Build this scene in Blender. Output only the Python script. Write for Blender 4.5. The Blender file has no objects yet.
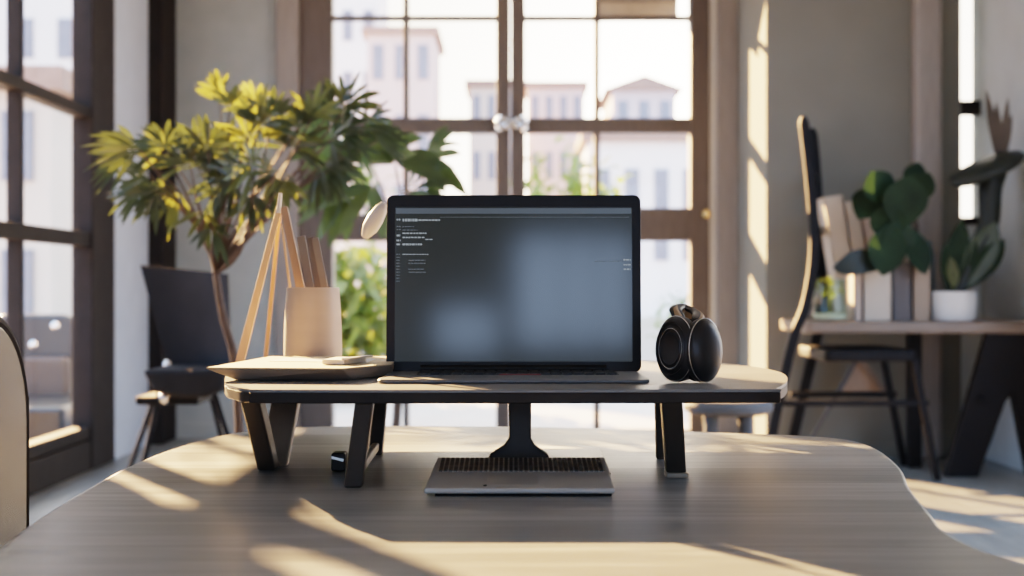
import bpy, bmesh, math, random
from mathutils import Vector, Matrix
random.seed(7)
C = bpy.context.scene.collection
S = bpy.context.scene
F = 1422.22; CZ = 1.034           # focal length in pixels (50 mm lens), eye height

def P(px, py, Y):                 # the place seen at photo pixel px,py at distance Y
    return Vector(((px - 512) * Y / F, Y, CZ - (py - 288) * Y / F))

# ------------------------------------------------------------------ materials
def mat(name, col, rough=.5, metal=0., var=.12, scale=8., stretch=(1, 1, 1), bump=.0, spec=.5, trans=0., coat=0., emit=None, es=0.):
    m = bpy.data.materials.new(name); m.use_nodes = True
    nt = m.node_tree; b = nt.nodes['Principled BSDF']
    tc = nt.nodes.new('ShaderNodeTexCoord'); mp = nt.nodes.new('ShaderNodeMapping')
    mp.inputs['Scale'].default_value = stretch
    nz = nt.nodes.new('ShaderNodeTexNoise'); nz.inputs['Scale'].default_value = scale; nz.inputs['Detail'].default_value = 5
    rp = nt.nodes.new('ShaderNodeValToRGB')
    rp.color_ramp.elements[0].position = .3; rp.color_ramp.elements[1].position = .7
    rp.color_ramp.elements[0].color = tuple(max(0, c * (1 - var)) for c in col) + (1,)
    rp.color_ramp.elements[1].color = tuple(min(1, c * (1 + var)) for c in col) + (1,)
    L = nt.links.new
    L(tc.outputs['Object'], mp.inputs['Vector']); L(mp.outputs['Vector'], nz.inputs['Vector'])
    L(nz.outputs['Fac'], rp.inputs['Fac']); L(rp.outputs['Color'], b.inputs['Base Color'])
    b.inputs['Roughness'].default_value = rough; b.inputs['Metallic'].default_value = metal
    b.inputs['Specular IOR Level'].default_value = spec
    b.inputs['Coat Weight'].default_value = coat
    if emit: b.inputs['Emission Color'].default_value = emit + (1,); b.inputs['Emission Strength'].default_value = es
    if bump:
        bp = nt.nodes.new('ShaderNodeBump'); bp.inputs['Strength'].default_value = bump; bp.inputs['Distance'].default_value = .01
        L(nz.outputs['Fac'], bp.inputs['Height']); L(bp.outputs['Normal'], b.inputs['Normal'])
    if trans:
        tr = nt.nodes.new('ShaderNodeBsdfTranslucent'); mx = nt.nodes.new('ShaderNodeMixShader'); mx.inputs[0].default_value = trans
        mul = nt.nodes.new('ShaderNodeMix'); mul.data_type = 'RGBA'; mul.blend_type = 'MULTIPLY'; mul.inputs[0].default_value = 1
        L(rp.outputs['Color'], mul.inputs[6]); mul.inputs[7].default_value = (2.1, 2.2, 1.0, 1)
        L(mul.outputs[2], tr.inputs['Color'])
        L(b.outputs[0], mx.inputs[1]); L(tr.outputs[0], mx.inputs[2]); L(mx.outputs[0], nt.nodes['Material Output'].inputs['Surface'])
    return m

def wood_planks(name, c0, c1, rough, plank=.16, along='X', spec=.5, gscale=3.):
    """long grain running along one axis, boards told apart by tone"""
    m = bpy.data.materials.new(name); m.use_nodes = True
    nt = m.node_tree; b = nt.nodes['Principled BSDF']; L = nt.links.new; N = nt.nodes.new
    tc = N('ShaderNodeTexCoord')
    st = (.8, 14, 14) if along == 'X' else (14, .8, 14)
    mp = N('ShaderNodeMapping'); mp.inputs['Scale'].default_value = st; L(tc.outputs['Object'], mp.inputs['Vector'])
    n1 = N('ShaderNodeTexNoise'); n1.inputs['Scale'].default_value = gscale; n1.inputs['Detail'].default_value = 8; n1.inputs['Roughness'].default_value = .62; n1.inputs['Distortion'].default_value = .6
    L(mp.outputs[0], n1.inputs['Vector'])
    sp = N('ShaderNodeSeparateXYZ'); L(tc.outputs['Object'], sp.inputs[0])
    dv = N('ShaderNodeMath'); dv.operation = 'DIVIDE'; dv.inputs[1].default_value = plank; L(sp.outputs['Y' if along == 'X' else 'X'], dv.inputs[0])
    fl = N('ShaderNodeMath'); fl.operation = 'FLOOR'; L(dv.outputs[0], fl.inputs[0])
    wn = N('ShaderNodeTexWhiteNoise'); wn.noise_dimensions = '1D'; L(fl.outputs[0], wn.inputs['W'])
    fr = N('ShaderNodeMath'); fr.operation = 'FRACT'; L(dv.outputs[0], fr.inputs[0])
    gap = N('ShaderNodeMath'); gap.operation = 'LESS_THAN'; gap.inputs[1].default_value = .012; L(fr.outputs[0], gap.inputs[0])
    md = N('ShaderNodeMath'); md.operation = 'MULTIPLY_ADD'; md.inputs[1].default_value = .35; L(wn.outputs['Value'], md.inputs[0])
    sb = N('ShaderNodeMath'); sb.operation = 'SUBTRACT'; sb.inputs[1].default_value = .175; L(n1.outputs['Fac'], sb.inputs[0]); L(sb.outputs[0], md.inputs[2])
    rp = N('ShaderNodeValToRGB'); rp.color_ramp.elements[0].position = .3; rp.color_ramp.elements[1].position = .72
    rp.color_ramp.elements[0].color = c0 + (1,); rp.color_ramp.elements[1].color = c1 + (1,)
    L(md.outputs[0], rp.inputs['Fac'])
    mx = N('ShaderNodeMix'); mx.data_type = 'RGBA'; L(gap.outputs[0], mx.inputs[0]); L(rp.outputs[0], mx.inputs[6]); mx.inputs[7].default_value = tuple(c * .55 for c in c0) + (1,)
    L(mx.outputs[2], b.inputs['Base Color'])
    rr = N('ShaderNodeMapRange'); rr.inputs['To Min'].default_value = rough - .07; rr.inputs['To Max'].default_value = rough + .1; L(n1.outputs['Fac'], rr.inputs['Value']); L(rr.outputs[0], b.inputs['Roughness'])
    b.inputs['Specular IOR Level'].default_value = spec
    bp = N('ShaderNodeBump'); bp.inputs['Strength'].default_value = .12; bp.inputs['Distance'].default_value = .004; L(n1.outputs['Fac'], bp.inputs['Height']); L(bp.outputs[0], b.inputs['Normal'])
    return m

def glass_mat(name, tint=(1, 1, 1), refl=.9):
    m = bpy.data.materials.new(name); m.use_nodes = True
    nt = m.node_tree; nt.nodes.remove(nt.nodes['Principled BSDF']); L = nt.links.new; N = nt.nodes.new
    t = N('ShaderNodeBsdfTransparent'); t.inputs[0].default_value = tint + (1,)
    g = N('ShaderNodeBsdfGlossy'); g.inputs['Roughness'].default_value = .03
    f = N('ShaderNodeFresnel'); f.inputs['IOR'].default_value = 1.45
    k = N('ShaderNodeMath'); k.operation = 'MULTIPLY'; k.inputs[1].default_value = refl; L(f.outputs[0], k.inputs[0])
    ge = N('ShaderNodeNewGeometry'); bf = N('ShaderNodeMath'); bf.operation = 'SUBTRACT'; bf.inputs[0].default_value = 1; L(ge.outputs['Backfacing'], bf.inputs[1])
    k2 = N('ShaderNodeMath'); k2.operation = 'MULTIPLY'; L(k.outputs[0], k2.inputs[0]); L(bf.outputs[0], k2.inputs[1])   # only the outer face of a pane mirrors
    mx = N('ShaderNodeMixShader'); L(k2.outputs[0], mx.inputs[0]); L(t.outputs[0], mx.inputs[1]); L(g.outputs[0], mx.inputs[2])
    L(mx.outputs[0], nt.nodes['Material Output'].inputs['Surface'])
    return m

M = dict(
    table=wood_planks('grey_washed_wood', (.20, .215, .225), (.45, .465, .47), .34, .17),
    floor=wood_planks('floor_boards', (.15, .16, .155), (.29, .30, .285), .34, .19, 'Y'),
    riser=wood_planks('riser_wood', (.20, .205, .21), (.33, .33, .325), .38, .4),
    riser_edge=mat('riser_edge', (.036, .029, .025), .5, spec=.25),
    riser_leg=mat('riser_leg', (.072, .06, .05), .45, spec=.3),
    riser_leg_lit=mat('riser_leg_lit', (.30, .255, .20), .4),  # lit copy of the leg wood, sunlight put into the colour
    rubber=mat('pale_foot_pad', (.5, .42, .32), .6),
    plate=mat('pale_plate', (.72, .70, .66), .35),
    wall=mat('grey_plaster', (.45, .475, .45), .9, var=.07, scale=5, bump=.25),
    wall_dark=mat('brown_grey_plaster', (.205, .20, .172), .9, var=.05, scale=3, bump=.2),
    wall_blue=mat('pale_plaster', (.56, .63, .70), .85, var=.05, scale=5, bump=.2),
    wall_white=mat('white_plaster', (.55, .585, .58), .85, var=.05, scale=5, bump=.2),
    ceiling=mat('ceiling_white', (.66, .69, .72), .9, var=.03),
    frame=mat('dark_frame_metal', (.026, .022, .02), .65, spec=.1),
    wframe=mat('brown_frame_wood', (.115, .09, .072), .5, var=.15, scale=6, stretch=(8, 8, 1)),
    wframe_pale=mat('pale_trim_wood', (.30, .265, .235), .5, var=.1, scale=6, stretch=(8, 8, 1)),
    glass=glass_mat('window_glass'),
    jar_glass=glass_mat('jar_glass', (.86, .93, .92), 1.),
    black=mat('black_paint', (.010, .010, .011), .6, spec=.15),
    black_soft=mat('black_soft', (.022, .022, .024), .38),
    charcoal=mat('charcoal_shell', (.022, .023, .025), .7, spec=.12),
    trestle=mat('trestle_black', (.015, .014, .015), .65, spec=.15),
    bezel=mat('bezel_black', (.016, .014, .013), .4, spec=.25),
    deck=mat('slate_aluminium', (.20, .205, .21), .42, .1, var=.03),
    silver=mat('silver_aluminium', (.60, .59, .565), .4, .15, var=.03),
    silver_edge=mat('silver_edge', (.62, .60, .56), .35, .3, var=.02),
    key=mat('dark_key', (.03, .03, .032), .5),
    key2=mat('brown_key', (.07, .06, .052), .5),
    ring=mat('silver_ring', (.75, .72, .68), .25, .95, var=.02),
    tan=mat('tan_leather', (.45, .29, .16), .5),
    cream=mat('cream_paper', (.78, .66, .47), .6, var=.04),
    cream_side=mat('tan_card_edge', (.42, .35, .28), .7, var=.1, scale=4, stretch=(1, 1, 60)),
    white=mat('white_glaze', (.78, .77, .75), .35, var=.03),
    paper=mat('white_card', (.82, .79, .73), .6, var=.02),
    cup=mat('beige_ceramic', (.52, .42, .34), .5, var=.05, scale=6, stretch=(1, 1, 8)),
    pine=mat('sunlit_pine', (.66, .47, .29), .5, var=.12, scale=10, stretch=(8, 8, 1)),  # easel pine with sunlight put into the colour
    pine_dark=mat('shaded_pine', (.34, .235, .16), .5, var=.12, scale=10, stretch=(8, 8, 1)),  # darker copy of the easel pine, shade put into the colour
    slat=mat('grey_slat', (.20, .185, .17), .6),
    bark=mat('brown_bark', (.11, .07, .048), .7, var=.3, scale=20),
    leaf=mat('bright_lit_leaf', (.115, .125, .055), .38, var=.35, scale=9, trans=.26),  # on the palm this paler green carries the sunlight
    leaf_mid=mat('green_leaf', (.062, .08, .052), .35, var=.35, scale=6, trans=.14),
    leaf_dark=mat('dark_leaf', (.014, .03, .013), .55, spec=.25, var=.4, scale=6, trans=.12),
    leaf_black=mat('blackish_leaf', (.012, .017, .012), .45, var=.3, scale=6),
    dry=mat('dry_leaf', (.13, .105, .085), .7),
    soil=mat('soil', (.03, .022, .016), .95, var=.4, scale=40),
    terracotta=mat('grey_pot', (.2, .19, .18), .6),
    brass=mat('brass', (.8, .58, .28), .25, 1., var=.03),
    crystal=mat('chrome_knob', (.85, .83, .8), .12, 1., var=.02),
    tabletop=mat('brown_tabletop', (.20, .145, .105), .42, var=.18, scale=6, stretch=(1, 8, 8)),
    book=mat('cream_binding', (.60, .50, .40), .6, var=.04),
    book2=mat('pinkish_binding', (.52, .40, .32), .6, var=.04),
    book3=mat('dark_binding', (.12, .105, .1), .6, var=.04),
    book4=mat('tan_binding', (.38, .28, .2), .6, var=.04),
    pages=mat('pages', (.7, .64, .55), .8, var=.1, scale=40),
    stool=mat('grey_fabric', (.1, .1, .1), .8, var=.1, scale=60),
    chrome_grey=mat('grey_shell', (.13, .135, .14), .25, .7, var=.05, scale=3, stretch=(6, 6, 1)),
    leather=mat('black_leather', (.012, .011, .011), .32),
    leather_brown=mat('brown_leather', (.055, .034, .022), .5),
    bluepot=mat('blue_grey_glaze', (.16, .20, .22), .4),
    facade1=mat('pink_haze_render', (.52, .40, .36), .9, var=.08, scale=.3),  # pinkish haze over the blocks put into the facade colour
    facade2=mat('sand_render', (.58, .49, .40), .9, var=.08, scale=.3),
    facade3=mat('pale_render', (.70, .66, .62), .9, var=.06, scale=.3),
    facade4=mat('mauve_haze_render', (.50, .42, .41), .9, var=.08, scale=.3),  # mauve tone carries the warm haze over the house
    pane=mat('far_window', (.16, .16, .18), .3),
    roof=mat('roof_tiles', (.25, .16, .12), .9),
    terrace=mat('terrace_stone', (.55, .49, .42), .7, var=.1, scale=2),
    far_leaf=mat('garden_leaf', (.13, .16, .05), .6, var=.4, scale=3, trans=.4),
)
M['leaf_back'] = mat('hazy_leaf', (.075, .105, .055), .5, var=.3, scale=6, trans=.35)
# screen: dark display, faintly lit
M['screen'] = mat('display', (.014, .015, .016), .10, var=.02, spec=.55, emit=(.5, .55, .53), es=.03)
M['screen_bar'] = mat('display_bar', (.02, .02, .02), .2, emit=(.5, .6, .7), es=.07)
M['text'] = mat('display_text', (.02, .02, .02), .3, emit=(.75, .85, .9), es=.22)
M['text_dim'] = mat('display_text_dim', (.02, .02, .02), .3, emit=(.65, .75, .8), es=.07)
M['red_key'] = mat('reddish_key', (.25, .06, .05), .5)

# ------------------------------------------------------------------ mesh helpers
def bm_(): return bmesh.new()
def box(bm, x0, x1, y0, y1, z0, z1):
    v = [bm.verts.new((x, y, z)) for x in (x0, x1) for y in (y0, y1) for z in (z0, z1)]
    for f in ((0, 1, 3, 2), (4, 6, 7, 5), (0, 4, 5, 1), (2, 3, 7, 6), (0, 2, 6, 4), (1, 5, 7, 3)):
        bm.faces.new([v[i] for i in f])
    return v
def bar(bm, a, b, w, t, side=(0, 1, 0), w2=None):
    """a straight bar from a to b: t along 'side', w across it; w2 = width at b"""
    a, b = Vector(a), Vector(b); d = (b - a).normalized(); s = Vector(side); s = (s - d * s.dot(d)).normalized(); u = d.cross(s)
    w2 = w if w2 is None else w2
    vs = []
    for p, ww in ((a, w), (b, w2)):
        vs.append([bm.verts.new(p + u * (i * ww / 2) + s * (j * t / 2)) for i, j in ((-1, -1), (1, -1), (1, 1), (-1, 1))])
    for k in range(4): bm.faces.new((vs[0][k], vs[0][(k + 1) % 4], vs[1][(k + 1) % 4], vs[1][k]))
    bm.faces.new(vs[0][::-1]); bm.faces.new(vs[1])
def smooth_path(pts, n=6, closed=False):
    pts = [Vector(p) for p in pts]; out = []; N = len(pts)
    rng = range(N) if closed else range(N - 1)
    for i in rng:
        g = (lambda k: pts[k % N]) if closed else (lambda k: pts[min(max(k, 0), N - 1)])
        p0, p1, p2, p3 = g(i - 1), g(i), g(i + 1), g(i + 2)
        for s in range(n):
            t = s / n
            out.append(.5 * ((2 * p1) + (p2 - p0) * t + (2 * p0 - 5 * p1 + 4 * p2 - p3) * t * t + (3 * p1 - p0 - 3 * p2 + p3) * t ** 3))
    if not closed: out.append(pts[-1])
    return out
def tube(bm, pts, r0, r1=None, n=10, cap=True, flat=1.):
    pts = [Vector(p) for p in pts]; r1 = r0 if r1 is None else r1
    rings = []; prev = None
    for i, p in enumerate(pts):
        d = (pts[min(i + 1, len(pts) - 1)] - pts[max(i - 1, 0)]).normalized()
        if prev is None:
            s = d.cross(Vector((0, 0, 1)) if abs(d.z) < .9 else Vector((1, 0, 0))).normalized()
        else: s = (prev - d * prev.dot(d)).normalized()
        prev = s; u = d.cross(s); r = r0 + (r1 - r0) * i / max(1, len(pts) - 1)
        rings.append([bm.verts.new(p + s * (r * math.cos(2 * math.pi * k / n)) + u * (r * flat * math.sin(2 * math.pi * k / n))) for k in range(n)])
    for a, b in zip(rings, rings[1:]):
        for k in range(n): bm.faces.new((a[k], a[(k + 1) % n], b[(k + 1) % n], b[k]))
    if cap: bm.faces.new(rings[0][::-1]); bm.faces.new(rings[-1])
def lathe(bm, prof, c, n=40, axis=(0, 0, 1), sx=1., sy=1., up=None):
    """prof = [(radius, height)...] turned about axis through c"""
    ax = Vector(axis).normalized(); c = Vector(c)
    ref = Vector(up) if up is not None else (Vector((0, 0, 1)) if abs(ax.z) < .9 else Vector((1, 0, 0)))
    v = (ref - ax * ref.dot(ax)).normalized(); u = v.cross(ax)
    rings = []
    for r, h in prof:
        if r < 1e-6: rings.append([bm.verts.new(c + ax * h)])
        else: rings.append([bm.verts.new(c + ax * h + u * (r * sx * math.cos(2 * math.pi * k / n)) + v * (r * sy * math.sin(2 * math.pi * k / n))) for k in range(n)])
    for a, b in zip(rings, rings[1:]):
        for k in range(n):
            k2 = (k + 1) % n
            if len(a) == 1 and len(b) == 1: continue
            if len(a) == 1: bm.faces.new((a[0], b[k], b[k2]))
            elif len(b) == 1: bm.faces.new((a[k], b[0], a[k2])) if False else bm.faces.new((a[k], a[k2], b[0]))
            else: bm.faces.new((a[k], a[k2], b[k2], b[k]))
def prism(bm, poly, e0, e1, axis='Z'):
    """poly (2-D) swept along an axis: Z -> (x,y), Y -> (x,z), X -> (y,z)"""
    def put(p, e):
        return {'Z': (p[0], p[1], e), 'Y': (p[0], e, p[1]), 'X': (e, p[0], p[1])}[axis]
    a = [bm.verts.new(put(p, e0)) for p in poly]; b = [bm.verts.new(put(p, e1)) for p in poly]
    n = len(poly)
    for k in range(n): bm.faces.new((a[k], a[(k + 1) % n], b[(k + 1) % n], b[k]))
    bm.faces.new(a[::-1]); bm.faces.new(b)
def rrect(x0, x1, z0, z1, r, n=6, corners=(1, 1, 1, 1)):
    out = []
    for (cx, cz, a0, on) in ((x1 - r, z1 - r, 0, corners[0]), (x0 + r, z1 - r, 90, corners[1]), (x0 + r, z0 + r, 180, corners[2]), (x1 - r, z0 + r, 270, corners[3])):
        if not on:
            sx = 1 if a0 in (0, 270) else -1; sz = 1 if a0 in (0, 90) else -1
            out.append((cx + sx * r, cz + sz * r)); continue
        for k in range(n + 1):
            a = math.radians(a0 + 90 * k / n); out.append((cx + r * math.cos(a), cz + r * math.sin(a)))
    return out
def leaf(bm, base, d, up, ln, w, droop=.25, fold=.18, n=6, tip=.5):
    """one pointed blade with a folded midrib, bending down along its length"""
    base = Vector(base); d = Vector(d).normalized(); up = Vector(up); up = (up - d * up.dot(d))
    up = up.normalized() if up.length > 1e-4 else Vector((0, 0, 1))
    s = d.cross(up).normalized(); rows = []
    for i in range(n + 1):
        t = i / n
        ww = w * .5 * (math.sin(math.pi * (t ** 1.15)) ** .75 if 0 < t < 1 else 0.04)
        c = base + d * (ln * t) - Vector((0, 0, 1)) * (droop * ln * t * t)
        rows.append((bm.verts.new(c - s * ww + up * (fold * ww)), bm.verts.new(c), bm.verts.new(c + s * ww + up * (fold * ww))))
    for a, b in zip(rows, rows[1:]):
        bm.faces.new((a[0], a[1], b[1], b[0])); bm.faces.new((a[1], a[2], b[2], b[1]))

def origin(o):
    v = Vector((0, 0, 0))
    while o is not None: v += o.location; o = o.parent
    return v
def obj(name, bm, m, parent=None, smooth=False, bevel=0., seg=2, at=None, sharp=.7):
    """links the mesh as ONE object; its coordinates are world coordinates, its origin is its parent's or its own base"""
    bmesh.ops.remove_doubles(bm, verts=bm.verts, dist=1e-6)
    bmesh.ops.recalc_face_normals(bm, faces=bm.faces)
    vs = [v.co.copy() for v in bm.verts]
    if parent is not None: off = origin(parent)
    elif at is not None: off = Vector(at)
    else:
        off = Vector(((min(v.x for v in vs) + max(v.x for v in vs)) / 2, (min(v.y for v in vs) + max(v.y for v in vs)) / 2, min(v.z for v in vs)))
    bmesh.ops.translate(bm, verts=bm.verts, vec=-off)
    me = bpy.data.meshes.new(name); bm.to_mesh(me); bm.free()
    me.materials.append(m)
    if smooth:
        for p in me.polygons: p.use_smooth = True
        me.set_sharp_from_angle(angle=sharp)
    o = bpy.data.objects.new(name, me); C.objects.link(o)
    if parent is not None: o.parent = parent
    else: o.location = off
    if bevel:
        b = o.modifiers.new('soft_edges', 'BEVEL'); b.width = bevel; b.segments = seg; b.limit_method = 'ANGLE'; b.angle_limit = .6
    return o
def tag(o, label=None, cat=None, group=None, kind=None):
    if label: o['label'] = label
    if cat: o['category'] = cat
    if group: o['group'] = group
    if kind: o['kind'] = kind
    return o
def thing(name, label, cat, loc, group=None):
    o = bpy.data.objects.new(name, None); C.objects.link(o); o.location = loc; o.empty_display_size = .05
    return tag(o, label, cat, group)
def struct(name, bm, m, label=None, cat=None, **k):
    return tag(obj(name, bm, m, **k), label, cat, kind='structure')
def struct_root(name, loc, label, cat):
    o = thing(name, label, cat, loc); o['kind'] = 'structure'; return o
def copy_tree(o, parent=None):
    c = o.copy(); C.objects.link(c); c.parent = parent
    for ch in list(o.children): copy_tree(ch, c)
    return c

# ------------------------------------------------------------------ the room
XL, XR, YB, YR, ZC = -2.4, 2.88, 9.8, -6.0, 3.4
b = bm_(); box(b, XL - .2, XR + .2, YR - .2, YB + .25, -.12, 0); struct('floor', b, M['floor'], 'grey-brown wooden floor boards with low sun across them', 'floor')
b = bm_(); box(b, XL - .2, XR + .2, YR - .2, YB + .25, ZC, ZC + .12); struct('ceiling', b, M['ceiling'], 'plain white ceiling', 'ceiling')
# left wall: pier beside the corner, the glazed opening, the long solid stretch toward the viewer
WY0, WY1 = 5.05, 8.53
b = bm_()
box(b, XL - .2, XL, WY1, YB + .25, 0, ZC); box(b, XL - .2, XL, YR - .2, WY0, 0, ZC); box(b, XL - .2, XL, WY0, WY1, 3.25, ZC)
struct('wall_left', b, M['wall_blue'], 'pale blue-grey plaster wall at the left with the glazed opening', 'wall')
# back wall: grey plaster left of the window, strip over it
WX0, WX1 = -1.62, 1.545
b = bm_(); box(b, XL, WX0, YB, YB + .25, 0, ZC); box(b, WX0, WX1, YB, YB + .25, 3.3, ZC)
struct('wall_back', b, M['wall'], 'grey plaster wall behind the palm, left of the big window', 'wall')
b = bm_(); box(b, WX1, 2.43, 8.65, YB + .25, 0, ZC)
struct('wall_right_pier', b, M['wall_dark'], 'brown-grey plaster wall behind the side table', 'wall')
b = bm_(); box(b, XR, XR + .2, YR - .2, 3.0, 0, ZC); box(b, XR, XR + .2, 7.0, 8.9, 0, ZC); box(b, XR, XR + .2, 3.0, 7.0, 0, .4); box(b, XR, XR + .2, 3.0, 7.0, 3.0, ZC)  # middle opening is added to let in cool fill light
struct('wall_right', b, M['wall_white'], 'light plaster wall at the right edge', 'wall')
b = bm_(); box(b, 2.43, XR + .2, 8.72, 8.9, 2.95, ZC); box(b, 2.43, XR + .2, 8.72, 8.9, 0, 1.42)
struct('wall_far_right', b, M['wall_white'], 'wall above and under the narrow window', 'wall')
# rear wall behind the viewer: two wide windows at its ends, smaller ones between them
b = bm_()
holes = [(-2.3, -1.15, .5, 2.95, 2), (-.62, -.08, 1.45, 1.87, 1), (.0, .96, 1.5, 2.42, 0), (1.3, 2.7, .5, 2.95, 2)]
xs = [XL] + [v for h_ in holes for v in h_[:2]] + [XR]
for i in range(0, len(xs), 2): box(b, xs[i], xs[i + 1], YR - .2, YR, 0, ZC)
for x0, x1, za, zb, nb in holes: box(b, x0, x1, YR - .2, YR, 0, za); box(b, x0, x1, YR - .2, YR, zb, ZC)
struct('wall_rear', b, M['wall_dark'], 'plaster wall behind the viewer with four windows', 'wall')
b = bm_()
for x0, x1, za, zb, nb in holes:
    cuts = [x0 + (x1 - x0) * q / nb for q in range(nb + 1)] if nb else [x0, .385, .645, x1]
    for x in cuts:
        x = min(max(x, x0 + .025), x1 - .025); box(b, x - .025, x + .025, YR - .13, YR - .07, za, zb)
    for z in (za + .025, (za + zb) / 2 if nb == 2 else zb - .02, zb - .025): box(b, x0, x1, YR - .125, YR - .075, z - .025, z + .025)
struct('window_4', b, M['frame'], 'dark window frames in the wall behind the viewer', 'window')
b = bm_()
for k in range(5):
    y = 3.03 + 3.94 * k / 4; box(b, XR + .07, XR + .13, y - .03, y + .03, .4, 3.0)
for z in (.43, 1.4, 2.2, 2.97): box(b, XR + .075, XR + .125, 3.0, 7.0, z - .03, z + .03)
struct('fill_window_5', b, M['frame'], 'unseen window frame added in the right wall for cool fill light', 'window')  # unseen window, added to bring cool sky light into the room
# corner post and baseboards
b = bm_(); box(b, XL, XL + .09, YB - .42, YB - .02, 0, ZC); struct('trim_1', b, M['frame'], 'dark vertical post in the left corner', 'trim')
b = bm_(); box(b, XL, WX0, YB - .02, YB, 0, .1); struct('baseboard_back', b, M['wall'], None, None)
b = bm_(); box(b, WX1, 2.43, 8.63, 8.65, 0, .09); struct('baseboard_right', b, M['wall_dark'], None, None)

# window_1: glazed opening in the left wall, dark steel frame, running away from the viewer
w1 = struct_root('window_1', (XL, 6.7, 0), 'dark steel glazed door in the left wall', 'window')
fx0, fx1 = XL - .10, XL + .02
b = bm_(); box(b, fx0, fx1, 8.07, WY1, 0, 3.25); obj('stile', b, M['frame'], w1, bevel=.008)
b = bm_(); box(b, fx0, fx1, WY0, WY0 + .12, 0, 3.25); obj('stile', b, M['frame'], w1, bevel=.008)
b = bm_(); box(b, fx0, fx1 - .01, WY0 + .12, 8.07, 3.13, 3.25); obj('top_rail', b, M['frame'], w1, bevel=.006)
b = bm_(); box(b, fx0, fx1 - .01, WY0 + .12, 8.07, 0, .17); obj('bottom_rail', b, M['frame'], w1, bevel=.006)
for z, t in ((.215, .035), (1.31, .04), (2.03, .032)):
    b = bm_(); box(b, fx0 + .02, fx1 - .015, WY0 + .12, 8.07, z - t, z + t); obj('crossbar', b, M['frame'], w1, bevel=.004)
for y in (5.45, 6.98):
    b = bm_(); box(b, fx0 + .025, fx1 - .02, y - .022, y + .022, .17, 3.13); obj('mullion', b, M['frame'], w1, bevel=.004)
for y0, y1 in ((WY0 + .12, 5.43), (5.47, 6.96), (7.0, 8.07)):
    b = bm_(); box(b, fx0 + .045, fx0 + .053, y0, y1, .17, 3.13); obj('glass_pane', b, M['glass'], w1)

# window_2: the big back window, brown frames
k = YB / F
def wx(px): return (px - 512) * k
def wz(py): return CZ - (py - 288) * k
w2 = struct_root('window_2', (0, YB, 0), 'big brown framed double window behind the laptop', 'window')
y0, y1 = YB - .02, YB + .12
def wbar(name, px0, px1, z0, z1, d0=0., d1=0., m='wframe', bev=.008):
    bb = bm_(); box(bb, wx(px0), wx(px1), y0 + d0, y1 + d1, z0, z1); return obj(name, bb, M[m], w2, bevel=bev)
wbar('jamb', 277, 300, 0, 3.3, -.05, 0, 'wframe_pale'); wbar('jamb', 300, 333, 0, 3.3)
wbar('jamb', 717, 737, 0, 3.3, -.05, 0, 'wframe_pale'); wbar('jamb', 690, 709, 0, 3.3); wbar('jamb', 709, 717, 0, 3.3, .03, .04, 'paper')  # white strip stands for the light in the gap beside the stile
wbar('meeting_stile', 496, 510, .0, 3.3, -.02); wbar('meeting_stile', 511, 525, .0, 3.3, -.01)
for a, c in ((333, 496), (525, 690)):
    wbar('rail', a, c, wz(133), wz(118), .0, -.02)
    wbar('rail', a, c, wz(241), wz(208 if a > 400 else 214), .0, -.02)
    wbar('rail', a, c, 0, wz(430), .0, -.02)
    wbar('glazing_bar', a, c, wz(20), wz(15), .03, -.05, bev=.003)
    mid = 406 if a < 400 else 597
    wbar('mullion', mid - 3, mid + 3, wz(430), 3.3, .02, -.04, bev=.003)
    bb = bm_(); box(bb, wx(a), wx(c), y0 + .06, y0 + .067, wz(430), 3.3); obj('glass_pane', bb, M['glass'], w2)
for px in (503, 520):
    bb = bm_(); c = P(px, 124, y0 - .02)
    lathe(bb, [(0, .07), (.04, .062), (.06, .036), (.065, .01), (.054, -.016), (.026, -.03), (.02, -.05), (.03, -.052)], c + Vector((0, -.02, 0)), 16, axis=(0, -1, 0))
    obj('window_knob', bb, M['crystal'], w2, smooth=True)
bb = bm_(); c = P(706, 214, y0 - .02); lathe(bb, [(0, .03), (.03, .022), (.036, 0), (.02, -.02), (.02, -.04)], c, 16, axis=(0, -1, 0)); obj('catch', bb, M['brass'], w2, smooth=True)

# window_3: narrow window beyond the right end of the plaster wall
k3 = 8.72 / F
w3 = struct_root('window_3', (2.7, 8.72, 0), 'narrow window at the right with a pale post beside it', 'window')
bb = bm_(); box(bb, 2.43, (935 - 512) * k3, 8.55, 8.9, 0, ZC); obj('post', bb, M['wframe_pale'], w3, bevel=.03, seg=4)
bb = bm_(); box(bb, (935 - 512) * k3, (958 - 512) * k3, 8.66, 8.9, 0, ZC); obj('jamb', bb, M['wall_dark'], w3, bevel=.005)
for z0, z1 in ((CZ - (114 - 288) * k3, CZ - (100 - 288) * k3), (1.40, 1.47), (2.88, 2.95)):
    bb = bm_(); box(bb, (958 - 512) * k3, XR, 8.74, 8.82, z0, z1); obj('crossbar', bb, M['frame'], w3)
bb = bm_(); box(bb, (958 - 512) * k3, XR, 8.775, 8.781, 1.47, 2.88); obj('glass_pane', bb, M['glass'], w3)

# ------------------------------------------------------------------ outside
b = bm_(); box(b, -40, 40, YB + .25, 90, -.1, -.02); box(b, -40, XL - .2, -30, YB + .25, -.1, -.02); box(b, XR + .2, 40, -30, YB + .25, -.1, -.02); box(b, XL - .2, XR + .2, -30, YR - .2, -.1, -.02)
struct('ground', b, M['terrace'], 'pale stone terrace outside the windows', 'ground')

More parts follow.
